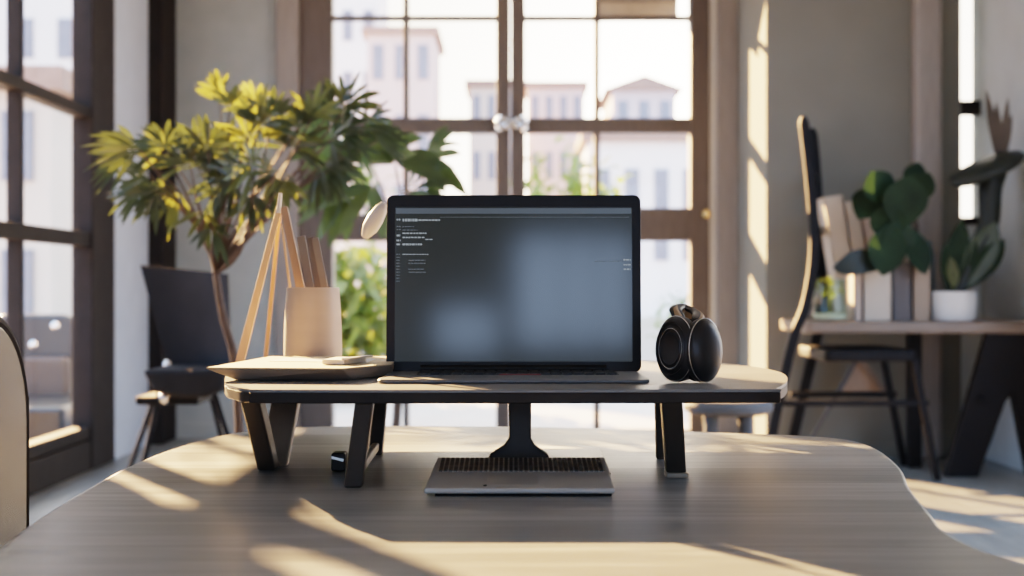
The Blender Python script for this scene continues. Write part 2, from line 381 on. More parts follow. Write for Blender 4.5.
def building(name, x0, x1, y0, y1, h, m, label, cols, rows, face='-Y', roof='flat'):
    r = thing(name, label, 'building', ((x0 + x1) / 2, (y0 + y1) / 2, 0), 'buildings outside the windows')
    bb = bm_(); box(bb, x0, x1, y0, y1, -.05, h); obj('wall', bb, M[m], r)
    bb = bm_()
    if roof == 'flat': box(bb, x0 - .2, x1 + .2, y0 - .2, y1 + .2, h, h + .3)
    else: prism(bb, [(x0 - .3, h), (x1 + .3, h), ((x0 + x1) / 2, h + (x1 - x0) * .22)], y0 - .3, y1 + .3, 'Y')
    obj('roof', bb, M['roof'], r)
    first = None
    for i in range(cols):
        for j in range(rows):
            z = h * (j + .35) / rows; hh = h / rows * .5
            if face == '-Y':
                cx = x0 + (x1 - x0) * (i + .5) / cols; ww = (x1 - x0) / cols * .48; off = (cx, y0, z); dims = (ww, .12, hh)
            else:
                cy = y0 + (y1 - y0) * (i + .5) / cols; ww = (y1 - y0) / cols * .48; off = (x1, cy, z); dims = (.12, ww, hh)
            if first is None:
                bb = bm_(); box(bb, off[0] - dims[0] / 2, off[0] + dims[0] / 2, off[1] - dims[1] / 2, off[1] + dims[1] / 2, off[2], off[2] + dims[2])
                first = obj('window', bb, M['pane'], r); f0 = Vector(off)
            else:
                c = first.copy(); C.objects.link(c); c.parent = r; c.location = Vector(off) - f0
    return r
s60 = 60 / F
def bx60(px): return (px - 512) * s60
building('apartment_building', bx60(300), bx60(368), 65, 70, 17, 'facade3', 'tall pale apartment block seen through the upper left panes of the back window', 3, 6)
building('apartment_building', bx60(374), bx60(438), 57, 62, 11.2, 'facade1', 'pinkish apartment block seen left of the window centre', 3, 4)
building('apartment_building', bx60(468), bx60(514), 62, 66, 9.8, 'facade2', 'sand coloured block right behind the meeting stiles of the window', 3, 4)
building('apartment_building', bx60(530), bx60(594), 68, 72, 10.6, 'facade1', 'pinkish block seen through the narrow panes right of the window centre', 4, 4)
building('house', bx60(604), bx60(662), 55, 61, 8.7, 'facade4', 'grey-mauve house with a low pitched roof behind the right panes', 3, 3, roof='pitched')
building('glow_pavilion', (588 - 512) * 40 / F, (705 - 512) * 40 / F, 40, 44, CZ + (288 - 131) * 40 / F - .3, 'facade3', 'low white building added for the blown-out glow behind the right panes, below the house', 4, 1)  # white block added where the right panes glow and blow out
r = thing('awning', 'grey awning edge outside the top right panes of the back window', 'awning', ((634 - 512) * 10.6 / F, 10.6, 3.0))
za_ = CZ + (288 - 17) * 10.6 / F
bb = bm_(); prism(bb, [(10.5, za_ + .10), (10.5, za_ + .08), (10.05, za_ + .42), (10.05, za_ + .44)], (597 - 512) * 10.6 / F, (676 - 512) * 10.6 / F, 'X'); obj('canopy', bb, M['stool'], r)
bb = bm_(); box(bb, (597 - 512) * 10.6 / F, (676 - 512) * 10.6 / F, 10.49, 10.50, za_ - .02, za_ + .10); obj('valance', bb, M['slat'], r)
building('apartment_building', -16.5, -12.4, 42, 46, 14, 'facade3', 'pale block outside the left window, further away', 3, 6)
building('house', -7.7, -6.0, 18.5, 21, 3.6, 'facade2', 'small sand coloured house close outside the left glazed door', 2, 2)

def far_tree(x, y, h, rad, label, mname='far_leaf', n=260):
    r = thing('garden_tree', label, 'tree', (x, y, 0), 'trees outside the back window')
    bb = bm_(); tube(bb, smooth_path([(x, y, -.03), (x + .06, y, h * .4), (x - .04, y, h * .75)]), .07, .03, 8); obj('trunk', bb, M['bark'], r, smooth=True)
    bb = bm_()
    for i in range(n):
        d = Vector((random.gauss(0, 1), random.gauss(0, 1), random.gauss(0, 1))).normalized() * (random.random() ** .4)
        p = Vector((x + d.x * rad, y + d.y * rad, h - rad * .8 + d.z * rad * .95))
        if p.z < .05: p.z = .05
        leaf(bb, p, (random.uniform(-1, 1), random.uniform(-1, 1), random.uniform(-.7, .8)), (0, 0, 1), rad * .34, rad * .14, .3, n=3)
    obj('foliage', bb, M[mname], r)
far_tree(-1.75, 13.5, 1.5, .85, 'bushy tree outside the lower left pane of the back window', 'far_leaf', 900)
far_tree(-1.0, 17.2, 1.9, .9, 'yellowish bush outside, seen beside the left edge of the laptop')
far_tree(-3.0, 21, 3.6, 1.2, 'taller tree outside behind the second plant')
far_tree(.85, 22, 3.2, 1.0, 'small tree outside seen through the panes right of centre')
far_tree(2.1, 17, .95, .5, 'low bush outside the lower right pane')
b = bm_(); box(b, -6, 7, 19.9, 20.2, -.05, .62); struct('garden_wall', b, M['facade2'], 'low sand coloured wall outside', 'wall')

# unseen tree added close outside the left glazing to break up the sun on the table
tx_, ty_ = -3.3, 7.35
r = thing('gobo_tree', 'unseen broad-leaved tree in a tall planter, added outside the left glazing to dapple the sun', 'tree', (tx_, ty_, -.02))
bb = bm_(); prism(bb, rrect(tx_ - .25, tx_ + .25, ty_ - .25, ty_ + .25, .04), -.02, .6); obj('planter', bb, M['terracotta'], r)
bb = bm_(); tube(bb, smooth_path([(tx_, ty_, .55), (tx_ + .05, ty_, 1.3), (tx_, ty_ + .05, 1.9), (tx_, ty_, 2.6)]), .035, .015, 8); obj('trunk', bb, M['bark'], r, smooth=True)
bb = bm_(); rt = random.Random(5)
for i in range(34):
    p = Vector((tx_ + rt.uniform(-.3, .3), ty_ + rt.uniform(-1.0, .85), rt.uniform(2.0, 3.0)))
    if 6.95 < p.y < 8.15 and 2.35 < p.z < 3.1: continue  # gap left in the crown so the sun reaches the folder
    tube(bb, [(tx_, ty_, min(p.z, 2.5)), p], .006, .004, 5)
    for j in range(7):
        leaf(bb, p, (rt.uniform(-.5, .5), rt.uniform(-1, 1), rt.uniform(-.8, .8)), (1, 0, .3), rt.uniform(.16, .28), rt.uniform(.06, .1), .2, n=4)
obj('foliage', bb, M['leaf_mid'], r)

# outside armchair seen through the left glass
Yc = 9.95
r = thing('terrace_armchair', 'black armchair with brown back cushion outside the left glazed door', 'armchair', (P(42, 0, Yc).x, Yc, -.02))
xa, xb = P(-12, 0, Yc).x, P(78, 0, Yc).x
bb = bm_(); prism(bb, rrect(xa, xb, .30, .85, .12), Yc, Yc + .12, 'Y'); obj('backrest', bb, M['leather'], r, smooth=True, bevel=.03, seg=3)
bb = bm_(); prism(bb, rrect(xa + .12, xb - .03, .12, .56, .05), Yc - .14, Yc - .002, 'Y'); obj('back_cushion', bb, M['leather_brown'], r, smooth=True, bevel=.03, seg=3)
bb = bm_(); box(bb, xa, -2.76, Yc - 1.2, Yc - .0, .08, .3); obj('seat', bb, M['leather'], r, bevel=.03, seg=3)
for sx in (xa + .05, xb - .05):
    for sy in (Yc - 1.1, Yc - .06):
        bb = bm_(); tube(bb, [(sx, sy, -.02), (sx, sy, .3)], .018, n=8); obj('leg', bb, M['brass'], r)
for px, py in ((33, 345), (55, 326)):
    bb = bm_(); c = P(px, py, Yc - .01); lathe(bb, [(0, .012), (.02, .01), (.03, 0), (.02, -.004)], c + Vector((0, -.0, 0)), 16, axis=(0, -1, 0)); obj('glint', bb, M['crystal'], r, smooth=True)  # small chrome discs stand for glints on the leather

# ------------------------------------------------------------------ main table
outline = [(-.52, 1.2), (-.565, 1.57), (-.585, 1.75), (-.602, 2.0), (-.612, 2.27), (-.60, 2.52), (-.565, 2.73), (-.50, 2.86), (-.38, 2.92), (-.15, 2.93), (.15, 2.89), (.4, 2.80), (.56, 2.735), (.632, 2.66), (.645, 2.5), (.615, 2.25), (.568, 2.03), (.53, 1.80), (.507, 1.66), (.512, 1.54), (.53, 1.46), (.545, 1.3), (.5, .95), (.3, .75), (0, .7), (-.3, .75), (-.47, .95)]
outline = [(p.x, p.y) for p in smooth_path([(x, y, 0) for x, y in outline], 5, True)]
tb = thing('work_table', 'big grey-washed wooden table with rounded outline in the foreground', 'table', (0, 1.9, 0))
b = bm_(); prism(b, outline, .712, .75); obj('tabletop', b, M['table'], tb, smooth=True, bevel=.006, seg=3, sharp=.5)
for sx in (-.42, .42):
    for sy in (1.0, 2.55):
        b = bm_(); bar(b, (sx * 1.05, sy, 0), (sx * .95, sy, .712), .05, .05, w2=.07); obj('leg', b, M['riser_leg'], tb, bevel=.006)
b = bm_(); box(b, -.42, .42, 1.0, 2.55, .655, .712); obj('apron', b, M['riser_leg'], tb)

# ------------------------------------------------------------------ desk riser
ZR = .892
rz = thing('desk_riser', 'low wooden desk shelf on dark splayed legs carrying the open laptop', 'desk shelf', (0, 2.35, .75))
ro = [(-.37, 2.0), (-.40, 2.05), (-.432, 2.14), (-.49, 2.45), (-.525, 2.68), (-.48, 2.80), (-.30, 2.82), (0, 2.82), (.26, 2.80), (.37, 2.75), (.435, 2.58), (.452, 2.42), (.442, 2.29), (.415, 2.15), (.39, 2.06), (.372, 2.012), (.345, 1.995), (.0, 1.985), (-.33, 1.988)]
ro = [(p.x, p.y) for p in smooth_path([(x, y, 0) for x, y in ro], 4, True)]
b = bm_(); prism(b, ro, ZR - .004, ZR); obj('top', b, M['riser'], rz, smooth=True, sharp=.5)
b = bm_(); prism(b, ro, ZR - .0195, ZR - .004); obj('edge_board', b, M['riser_edge'], rz, smooth=True, bevel=.002, sharp=.5)
zu = ZR - .0195
def strip(name, a, bq, w, t, m, w2=None, bev=.003): 
    q = bm_(); w2 = w if w2 is None else w2
    if abs(a[2] - bq[2]) < .01: bar(q, a, bq, w, t, (1, 0, 0) if abs(a[0] - bq[0]) < .02 else (0, 0, 1), w2)
    else:
        v = [q.verts.new((p[0] + i * t / 2, p[1] + j * ww / 2, p[2])) for p, ww in ((a, w), (bq, w2)) for i, j in ((-1, -1), (1, -1), (1, 1), (-1, 1))]
        for f in ((0, 1, 2, 3), (4, 5, 6, 7), (0, 1, 5, 4), (1, 2, 6, 5), (2, 3, 7, 6), (3, 0, 4, 7)): q.faces.new([v[i] for i in f])
    return obj(name, q, M[m], rz, bevel=bev)
# left: V of two flat legs meeting at one foot (the bar's side vector runs along x: t = width seen from the front)
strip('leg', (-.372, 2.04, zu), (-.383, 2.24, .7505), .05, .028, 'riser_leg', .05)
strip('leg', (-.392, 2.52, zu), (-.381, 2.27, .7505), .05, .046, 'riser_leg_lit', .03)
# middle left: front and back post joined by a low rail
strip('leg', (-.209, 2.02, zu), (-.226, 2.03, .7505), .028, .026, 'riser_leg', .026)
strip('leg', (-.228, 2.50, zu), (-.232, 2.42, .7505), .024, .024, 'riser_leg', .022)
strip('foot_rail', (-.226, 2.04, .764), (-.232, 2.42, .764), .014, .012, 'riser_leg_lit')
strip('cross_block', (-.30, 2.46, zu - .008), (-.235, 2.46, zu - .008), .03, .014, 'riser_edge')
# right: slanted front post on a pale pad, thin back post
strip('leg', (.226, 2.02, zu), (.246, 2.14, .758), .034, .03, 'riser_leg', .03)
strip('leg', (.240, 2.32, zu), (.247, 2.36, .7505), .018, .016, 'riser_leg', .018)
b = bm_(); box(b, .231, .264, 2.122, 2.16, .7502, .758); obj('foot_pad', b, M['rubber'], rz, bevel=.002)
# centre column with flared foot and thin pale base plate
b = bm_()
yc = 2.27; h = lambda px: (px - 512) * yc / F
prism(b, [(h(508.5), zu), (h(531.5), zu), (h(531), CZ - 150 * yc / F), (h(535), CZ - 157 * yc / F), (h(548), CZ - 166 * yc / F), (h(552), .752), (h(486), .752), (h(490), CZ - 166 * yc / F), (h(504), CZ - 157 * yc / F), (h(509), CZ - 150 * yc / F)], yc - .012, yc + .012, 'Y')
obj('column', b, M['riser_leg'], rz, bevel=.003)
b = bm_(); prism(b, [(-.03, 2.16), (.15, 2.16), (.155, 2.50), (.05, 2.53), (-.03, 2.5)], .7502, .7535); obj('base_plate', b, M['plate'], rz, bevel=.001)

# small black clip beside the middle leg
yk = 2.2
b = bm_(); prism(b, rrect((331 - 512) * yk / F, (345.5 - 512) * yk / F, .7505, CZ - (453 - 288) * yk / F, .004), yk, yk + .03, 'Y')
r = thing('cable_clip', 'small glossy black clip on the table beside the riser leg', 'clip', ((338 - 512) * yk / F, yk, .75))
obj('body', b, M['bezel'], r, bevel=.002)
b = bm_(); bar(b, ((332 - 512) * yk / F, yk - .003, CZ - (457 - 288) * yk / F), ((344 - 512) * yk / F, yk - .003, CZ - (460 - 288) * yk / F), .004, .006); obj('jaw', b, M['ring'], r)

# ------------------------------------------------------------------ open laptop on the riser
lp = thing('laptop', 'open laptop with dark code screen on the riser', 'laptop', (0, 2.2, ZR))
b = bm_(); prism(b, rrect(-.2, .205, 2.11, 2.325, .012), ZR + .0006, ZR + .006); base = obj('base', b, M['deck'], lp, smooth=True, bevel=.002)
b = bm_(); prism(b, rrect(-.15, .168, 2.225, 2.318, .006), ZR + .0061, ZR + .0066); obj('keyboard_well', b, M['bezel'], lp)
kx0, kx1, kn = -.147, .165, 18
first = None
for j in range(5):
    for i in range(kn):
        x = kx0 + (kx1 - kx0) * (i + .5) / kn; y = 2.234 + .0185 * j
        if first is None:
            b = bm_(); box(b, x - .0072, x + .0072, y - .0074, y + .0074, ZR + .0066, ZR + .0086); first = obj('key', b, M['key'], lp); f0 = Vector((x, y, 0))
        else:
            c = first.copy(); C.objects.link(c); c.parent = lp; c.location = Vector((x, y, 0)) - f0
b = bm_(); box(b, -.02, .045, 2.2175, 2.2235, ZR + .0061, ZR + .0080); obj('trackpoint_strip', b, M['red_key'], lp)
b = bm_(); prism(b, rrect(-.05, .07, 2.118, 2.205, .005), ZR + .0061, ZR + .0064); obj('touchpad', b, M['deck'], lp)
b = bm_(); tube(b, [(-.15, 2.332, ZR + .010), (.155, 2.332, ZR + .010)], .0065, n=10); obj('hinge', b, M['bezel'], lp, smooth=True)
# display leaning back slightly; built upright in (x, s) and tilted about its lower edge
yh = 2.335; tilt = math.radians(3.2); z0 = CZ - (372 - 288) * yh / F
sc = yh / F
def disp(name, poly, d0, d1, m, parent=lp, **kw):
    q = bm_(); prism(q, poly, d0, d1, 'Y')
    bmesh.ops.rotate(q, verts=q.verts, cent=(0, 0, 0), matrix=Matrix.Rotation(-tilt, 3, 'X'))
    bmesh.ops.translate(q, verts=q.verts, vec=(0, yh, z0)); return obj(name, q, M[m], parent, **kw)
sx = lambda px: (px - 512) * sc
sz = lambda py: (372 - py) * sc
lid = disp('lid', rrect(sx(386), sx(641.5), sz(372), sz(194), .011), 0, .007, 'bezel', smooth=True, bevel=.0015)
scr = disp('screen', rrect(sx(394.5), sx(632.5), sz(361.5), sz(206.5), .002), -.0006, .001, 'screen')
disp('title_bar', [(sx(395), sz(213)), (sx(632), sz(213)), (sx(632), sz(207.5)), (sx(395), sz(207.5))], -.0010, -.0004, 'screen_bar', scr)
def dashes(name, rows, m):
    q = bm_(); rnd = random.Random(3)
    for (xa, xb, y, hgt) in rows:
        x = xa
        while x < xb:
            w = rnd.uniform(1.0, 3.4); e = min(x + w, xb)
            box(q, sx(x), sx(e), -.0011, -.0005, sz(y + hgt / 2), sz(y - hgt / 2)); x = e + rnd.uniform(.5, .9)
    bmesh.ops.rotate(q, verts=q.verts, cent=(0, 0, 0), matrix=Matrix.Rotation(-tilt, 3, 'X'))
    bmesh.ops.translate(q, verts=q.verts, vec=(0, yh, z0)); obj(name, q, M[m], scr)
dashes('code_text', [(402, 417, 219.5, 2.6), (418, 440, 219.5, 1.5), (402, 426, 232.8, 1.3), (402, 424, 237, 1.3), (425, 432, 239, 1.0), (402, 422, 244, 1.8), (402, 428, 254, .8)] + [(396, 400, y, 1.6) for y in (219, 235, 240, 244)] + [(624, 631, y, 1.3) for y in (259.5, 264.5, 269)], 'text')
dashes('faint_code_text', [(402, 414, 226, .8), (402, 417, 229.5, .8), (408, 425, 260, 1), (408, 425, 263, 1), (408, 424, 269, .9), (408, 426, 272, .9), (396, 400, 226, 1), (396, 400, 229, 1)] + [(396, 399.5, y, .9) for y in range(254, 284, 3)] + [(595, 622, 261, .8), (440, 630, 216.5, .5)], 'text_dim')

# ------------------------------------------------------------------ silver keyboard deck in front
kb = thing('keyboard', 'silver wedge keyboard with touchpad lying on the table in front of the riser column', 'keyboard', (.01, 2.03, .75))
fyz = [(1.934, .754), (1.934, .7615), (2.137, .780), (2.137, .756)]
b = bm_()
ring = []
for (yy, xa, xb) in ((1.934, -.1197, .140), (2.137, -.1127, .1398)):
    zb, zt = (.754, .7615) if yy < 2 else (.756, .780)
    ring.append([b.verts.new(v) for v in ((xa, yy, zb), (xb, yy, zb), (xb, yy, zt), (xa, yy, zt))])
for k_ in range(4): b.faces.new((ring[0][k_], ring[0][(k_ + 1) % 4], ring[1][(k_ + 1) % 4], ring[1][k_]))
b.faces.new(ring[0][::-1]); b.faces.new(ring[1])
obj('body', b, M['silver'], kb, bevel=.003, seg=3)
def onkb(x, t, dz=0.): return Vector((x, 1.934 + (2.137 - 1.934) * t, .7615 + (.780 - .7615) * t + dz))
slope = math.atan2(.0185, .203)
def kbox(xa, xb, t0, t1, hgt):
    q = bm_()
    a = [q.verts.new(onkb(x, t, d)) for d in (.0001, hgt) for x, t in ((xa, t0), (xb, t0), (xb, t1), (xa, t1))]
    for f in ((0, 1, 2, 3), (4, 5, 6, 7), (0, 1, 5, 4), (1, 2, 6, 5), (2, 3, 7, 6), (3, 0, 4, 7)): q.faces.new([a[i] for i in f])
    return q
obj('keyboard_well', kbox(-.108, .134, .50, .95, .0004), M['silver_edge'], kb)
first = None
for j in range(3):
    for i in range(33):
        x = -.106 + .238 * (i + .5) / 33; t = .505 + .147 * j
        if first is None:
            first = obj('key', kbox(x - .0023, x + .0023, t, t + .132, .0022), M['key2'], kb); f0 = onkb(x, t)
        else:
            c = first.copy(); C.objects.link(c); c.parent = kb; c.location = onkb(x, t) - f0
obj('touchpad', kbox(-.034, .036, .09, .40, .0005), M['silver_edge'], kb, bevel=.0003)
b = bm_(); lathe(b, [(0, .001), (.0025, .0008), (.0025, -.001)], onkb(-.037, .07, .0008), 12); obj('status_light', b, M['bezel'], kb)
b = bm_(); box(b, -.105, .136, 1.94, 2.12, .75, .7548); obj('rubber_base', b, M['black'], kb)

# ------------------------------------------------------------------ headphones on the riser
hp = thing('headphones', 'black over-ear headphones standing on the right end of the riser', 'headphones', (.268, 2.15, ZR))
C1 = Vector((.2470, 2.135, ZR + .0508)); n1 = Vector((-.76, -.65, .05)).normalized()
C2 = Vector((.2890, 2.120, ZR + .0490)); n2 = Vector((.62, -.78, .04)).normalized()
prof = [(0, .012), (.020, .0125), (.0235, .0145), (.0265, .0115), (.029, .0115), (.031, .0150), (.0335, .0115), (.036, .0105), (.0385, .0135), (.042, .010), (.046, .004), (.048, -.004), (.0465, -.012), (.043, -.016)]
b = bm_(); lathe(b, prof, C1, 56, axis=n1, sx=.80, sy=1.04); e1 = obj('ear_cup', b, M['black_soft'], hp, smooth=True, sharp=1.2)
b = bm_(); lathe(b, [(0, .014), (.02, .0135), (.032, .010), (.042, .004), (.046, -.004), (.0455, -.012), (.043, -.016)], C2, 56, axis=n2, sx=.76, sy=1.04); e2 = obj('ear_cup', b, M['black_soft'], hp, smooth=True, sharp=1.2)
for Cc, nn, par, sxx in ((C1, n1, e1, .80), (C2, n2, e2, .76)):
    b = bm_(); lathe(b, [(.042, -.014), (.0445, -.016), (.045, -.022), (.041, -.027), (.03, -.027), (.026, -.021), (0, -.021)], Cc, 48, axis=nn, sx=sxx, sy=1.03); obj('ear_cushion', b, M['black'], par, smooth=True, sharp=1.2)
def ringat(Cc, nn, R, hgt, r, sxx, syy):
    q = bm_(); pr = [(R + r * math.cos(a), hgt + r * math.sin(a)) for a in [2 * math.pi * i / 8 for i in range(9)]]
    lathe(q, pr, Cc, 64, axis=nn, sx=sxx, sy=syy); return q
obj('rim', ringat(C1, n1, .0470, .0035, .0010, .80, 1.04), M['ring'], e1, smooth=True)  # metal rings on the cup edges stand in for rim light
obj('rim', ringat(C1, n1, .0290, .0138, .0008, .80, 1.04), M['ring'], e1, smooth=True)
obj('rim', ringat(C2, n2, .0456, -.001, .0010, .76, 1.04), M['ring'], e2, smooth=True)
top1 = C1 + Vector((.006, .012, .042)); top2 = C2 + Vector((-.010, .014, .042))
path = smooth_path([top1 + Vector((-.006, 0, -.03)), top1, (.250, 2.175, ZR + .109), (.266, 2.21, ZR + .112), (.284, 2.18, ZR + .102), top2, top2 + Vector((.006, 0, -.03))], 8)
b = bm_(); tube(b, path, .0055, n=12, flat=1.8); hb = obj('headband', b, M['black_soft'], hp, smooth=True)
b = bm_(); tube(b, [p + Vector((0, -.004, -.006)) for p in path[8:-8]], .0072, n=12, flat=1.5); obj('headband_lining', b, M['tan'], hb, smooth=True)

# ------------------------------------------------------------------ left end of the riser: folder, card, cup, slats, easel, lamp
zt = ZR
b = bm_()
lo = [(-.425, 2.185), (-.245, 2.19), (-.195, 2.3), (-.205, 2.5), (-.40, 2.5)]
hi = [(-.466, 2.165), (-.255, 2.14), (-.192, 2.27), (-.198, 2.52), (-.428, 2.52)]
va = [b.verts.new((x, y, zt + .001)) for x, y in lo]; vb = [b.verts.new((x, y, zt + .019)) for x, y in hi]
n_ = len(lo)
for k_ in range(n_): b.faces.new((va[k_], va[(k_ + 1) % n_], vb[(k_ + 1) % n_], vb[k_]))
b.faces.new(va[::-1]); b.faces.new(vb)
fo = thing('portfolio', 'cream folder with slanted edges on the left end of the riser', 'folder', (-.33, 2.33, zt))
obj('body', b, M['cream_side'], fo, bevel=.002)
b = bm_(); prism(b, [(x * .998 - .0004, y) for x, y in hi], zt + .0192, zt + .0212); obj('cover', b, M['cream'], fo, bevel=.0008)
b = bm_(); prism(b, [(-.40, 2.34), (-.235, 2.30), (-.232, 2.42), (-.39, 2.46)], zt + .0213, zt + .0219); obj('sheet', b, M['paper'], fo)
b = bm_(); prism(b, [(-.298, 2.232), (-.262, 2.224), (-.237, 2.318), (-.288, 2.328)], zt + .0221, zt + .0295)
r = thing('card_box', 'small flat white card box on the cream folder', 'box', (-.27, 2.27, zt + .022)); obj('tray', b, M['paper'], r, bevel=.001)
b = bm_(); prism(b, [(-.267, 2.224), (-.255, 2.224), (-.226, 2.322), (-.238, 2.322)], zt + .0296, zt + .0325); obj('flap', b, M['white'], r, bevel=.0008)

yq = 2.60; cx = (313 - 512) * yq / F
cp = thing('pencil_cup', 'tall beige cup behind the cream folder on the riser', 'cup', (cx, yq, zt))
b = bm_(); lathe(b, [(0, .0), (.058, .0), (.0605, .004), (.0615, .03), (.0605, .07), (.058, .11), (.0555, .140), (.0545, .1425), (.0530, .1415), (.0520, .135), (.055, .08), (.056, .01), (0, .008)], (cx, yq, zt + .0005), 56, sx=1., sy=.86)
obj('body', b, M['cup'], cp, smooth=True, sharp=.9)
for (xa, ya, xb, yb, w, m, dy, lab) in ((318, 300, 303, 236, 8.5, 'slat', .012, 'leftmost grey slat leaning in the beige cup'), (326, 300, 312, 237, 6.5, 'book3', 0., 'dark grey slat in the middle of the beige cup'), (333, 300, 317, 238, 7., 'slat', -.014, 'rightmost grey slat leaning in the beige cup')):
    pa, pb = P(xa - 6, ya, yq + dy), P(xb - 2, yb, yq + dy); pa = pb + (pa - pb) * (1 + .055 / abs(pa.z - pb.z) * 1.0)
    b = bm_(); bar(b, pa, pb, w * yq / F, .004); tag(obj('wooden_slat', b, M[m], bevel=.0008), lab, 'slat', 'grey slats in the cup')

ye = 2.70
es = thing('tabletop_easel', 'small pale pine easel with three legs behind the cream folder', 'easel', ((281 - 512) * ye / F, ye, ZR))
ap = P(280, 205, ye)
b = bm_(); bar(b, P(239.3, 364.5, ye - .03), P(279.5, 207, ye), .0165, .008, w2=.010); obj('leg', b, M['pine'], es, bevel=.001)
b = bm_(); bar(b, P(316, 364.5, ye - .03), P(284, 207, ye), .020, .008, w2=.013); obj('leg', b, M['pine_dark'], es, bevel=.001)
b = bm_(); bar(b, P(300, 363, ye - .038), P(281.5, 224, ye - .006), .0055, .004, w2=.004); obj('lit_edge', b, M['pine'], es, bevel=.0006)  # thin bright strip painted as the sunlit edge of the leg
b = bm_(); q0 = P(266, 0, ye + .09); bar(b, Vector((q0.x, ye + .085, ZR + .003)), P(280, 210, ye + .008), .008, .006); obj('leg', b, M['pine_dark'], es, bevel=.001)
b = bm_(); tube(b, [P(278.5, 213, ye - .004), P(280.5, 193, ye - .004)], .005, .0035, 10); obj('ferrule', b, M['white'], es, smooth=True)

yl = 2.62
dl = thing('desk_lamp', 'white lamp head peeking out behind the laptop lid', 'lamp', (-.12, yl, ZR))
b = bm_(); lathe(b, [(0, 0), (.05, 0), (.05, .008), (.045, .012), (0, .012)], (-.12, yl, ZR), 32); obj('base', b, M['white'], dl, smooth=True)
arm = smooth_path([(-.12, yl, ZR + .01), (-.13, yl, ZR + .14), (-.17, yl, ZR + .27), tuple(P(389, 199, yl))], 5)
b = bm_(); tube(b, arm, .0045, n=8); obj('arm', b, M['white'], dl, smooth=True)
hc = P(385, 203, yl); hd = (P(364, 238, yl) - hc).normalized()
b = bm_(); lathe(b, [(0, 0), (.007, .001), (.012, .012), (.0155, .035), (.0145, .055), (.007, .073), (.0, .076)], hc, 28, axis=hd); obj('lamp_head', b, M['white'], dl, smooth=True, sharp=1.5)

# ------------------------------------------------------------------ plants at the left
def px_tube(bm, pts, r0, r1, n=8): tube(bm, smooth_path([P(*p) for p in pts], 6), r0, r1, n)
def fan(bm, c, axis, spread, n, ln, w, rnd, droop=.25):
    """leaflets radiating from one point around axis"""
    c = Vector(c); ax = Vector(axis).normalized()
    ref = Vector((0, -1, .25)); s = ax.cross(ref)
    s = s.normalized() if s.length > .05 else Vector((1, 0, 0)); u = s.cross(ax)
    for i in range(n):
        a = (i / (n - 1) - .5) * spread + rnd.uniform(-.1, .1)
        tl = rnd.uniform(-.6, .6)
        d = ax * math.cos(a) + s * math.sin(a) + u * tl
        up = u * 1.0 + Vector((0, 0, .4)) + s * rnd.uniform(-.5, .5)
        leaf(bm, c + d * .012, d, up, ln * rnd.uniform(.8, 1.1) * (1 - .2 * abs(a) / max(spread, .1)), w * rnd.uniform(.85, 1.15), droop * rnd.uniform(.4, 1.4))
YP = 5.0
pl = thing('potted_umbrella_palm', 'tall leafy potted palm in front of the black chair at the left', 'plant', P(243, 288, YP) * Vector((1, 1, 0)).length * 0 + Vector((P(243, 288, YP).x, YP, 0)))
rp_ = random.Random(11)
pxx = P(243, 288, YP).x
b = bm_(); lathe(b, [(0, 0), (.11, 0), (.115, .01), (.15, .30), (.155, .33), (.145, .335), (.135, .32), (.13, .29)], (pxx, YP, 0), 36); obj('pot', b, M['terracotta'], pl, smooth=True)
b = bm_(); lathe(b, [(.131, .29), (.08, .305), (0, .31)], (pxx, YP, 0), 28); obj('soil', b, M['soil'], pl, smooth=True)
b = bm_(); px_tube(b, [(243, 508, YP), (240, 440, YP), (235, 362, YP), (223, 315, YP), (216, 272, YP)], .020, .011, 10); obj('stem', b, M['bark'], pl, smooth=True)
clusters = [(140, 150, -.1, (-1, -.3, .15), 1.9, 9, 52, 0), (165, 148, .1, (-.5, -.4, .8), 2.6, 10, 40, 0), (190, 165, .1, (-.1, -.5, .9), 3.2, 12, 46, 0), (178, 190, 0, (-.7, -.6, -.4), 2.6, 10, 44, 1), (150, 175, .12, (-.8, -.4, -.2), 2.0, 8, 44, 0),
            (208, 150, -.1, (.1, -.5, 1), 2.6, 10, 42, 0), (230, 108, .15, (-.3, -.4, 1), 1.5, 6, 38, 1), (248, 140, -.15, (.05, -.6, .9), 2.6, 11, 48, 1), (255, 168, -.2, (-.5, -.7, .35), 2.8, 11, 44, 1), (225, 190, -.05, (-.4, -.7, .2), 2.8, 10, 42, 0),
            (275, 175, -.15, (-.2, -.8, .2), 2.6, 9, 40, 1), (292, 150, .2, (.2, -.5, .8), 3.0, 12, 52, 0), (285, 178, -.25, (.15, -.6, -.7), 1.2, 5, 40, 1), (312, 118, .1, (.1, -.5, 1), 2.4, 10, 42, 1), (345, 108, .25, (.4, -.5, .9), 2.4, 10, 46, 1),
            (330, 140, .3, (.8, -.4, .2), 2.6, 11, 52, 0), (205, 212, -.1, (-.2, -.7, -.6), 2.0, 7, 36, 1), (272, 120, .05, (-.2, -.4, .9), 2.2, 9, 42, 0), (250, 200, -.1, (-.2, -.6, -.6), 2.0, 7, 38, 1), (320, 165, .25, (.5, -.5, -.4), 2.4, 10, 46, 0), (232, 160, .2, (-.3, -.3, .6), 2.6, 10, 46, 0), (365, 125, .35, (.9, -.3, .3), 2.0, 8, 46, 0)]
b = bm_()
for (cx_, cy_, dy, ax, sp, n, ln, lit) in clusters:
    Y_ = YP + dy
    if cx_ < 200: mids = (206, 240, YP + dy * .5)
    elif cx_ < 250: mids = (214, 236, YP + dy * .5)
    else: mids = (244, 243, YP + dy * .5)
    px_tube(b, [(216, 274, YP), mids, (cx_, cy_, Y_)], .0075, .0035, 6)
obj('branches', b, M['bark'], pl, smooth=True).name = 'branching_stem'
more = []
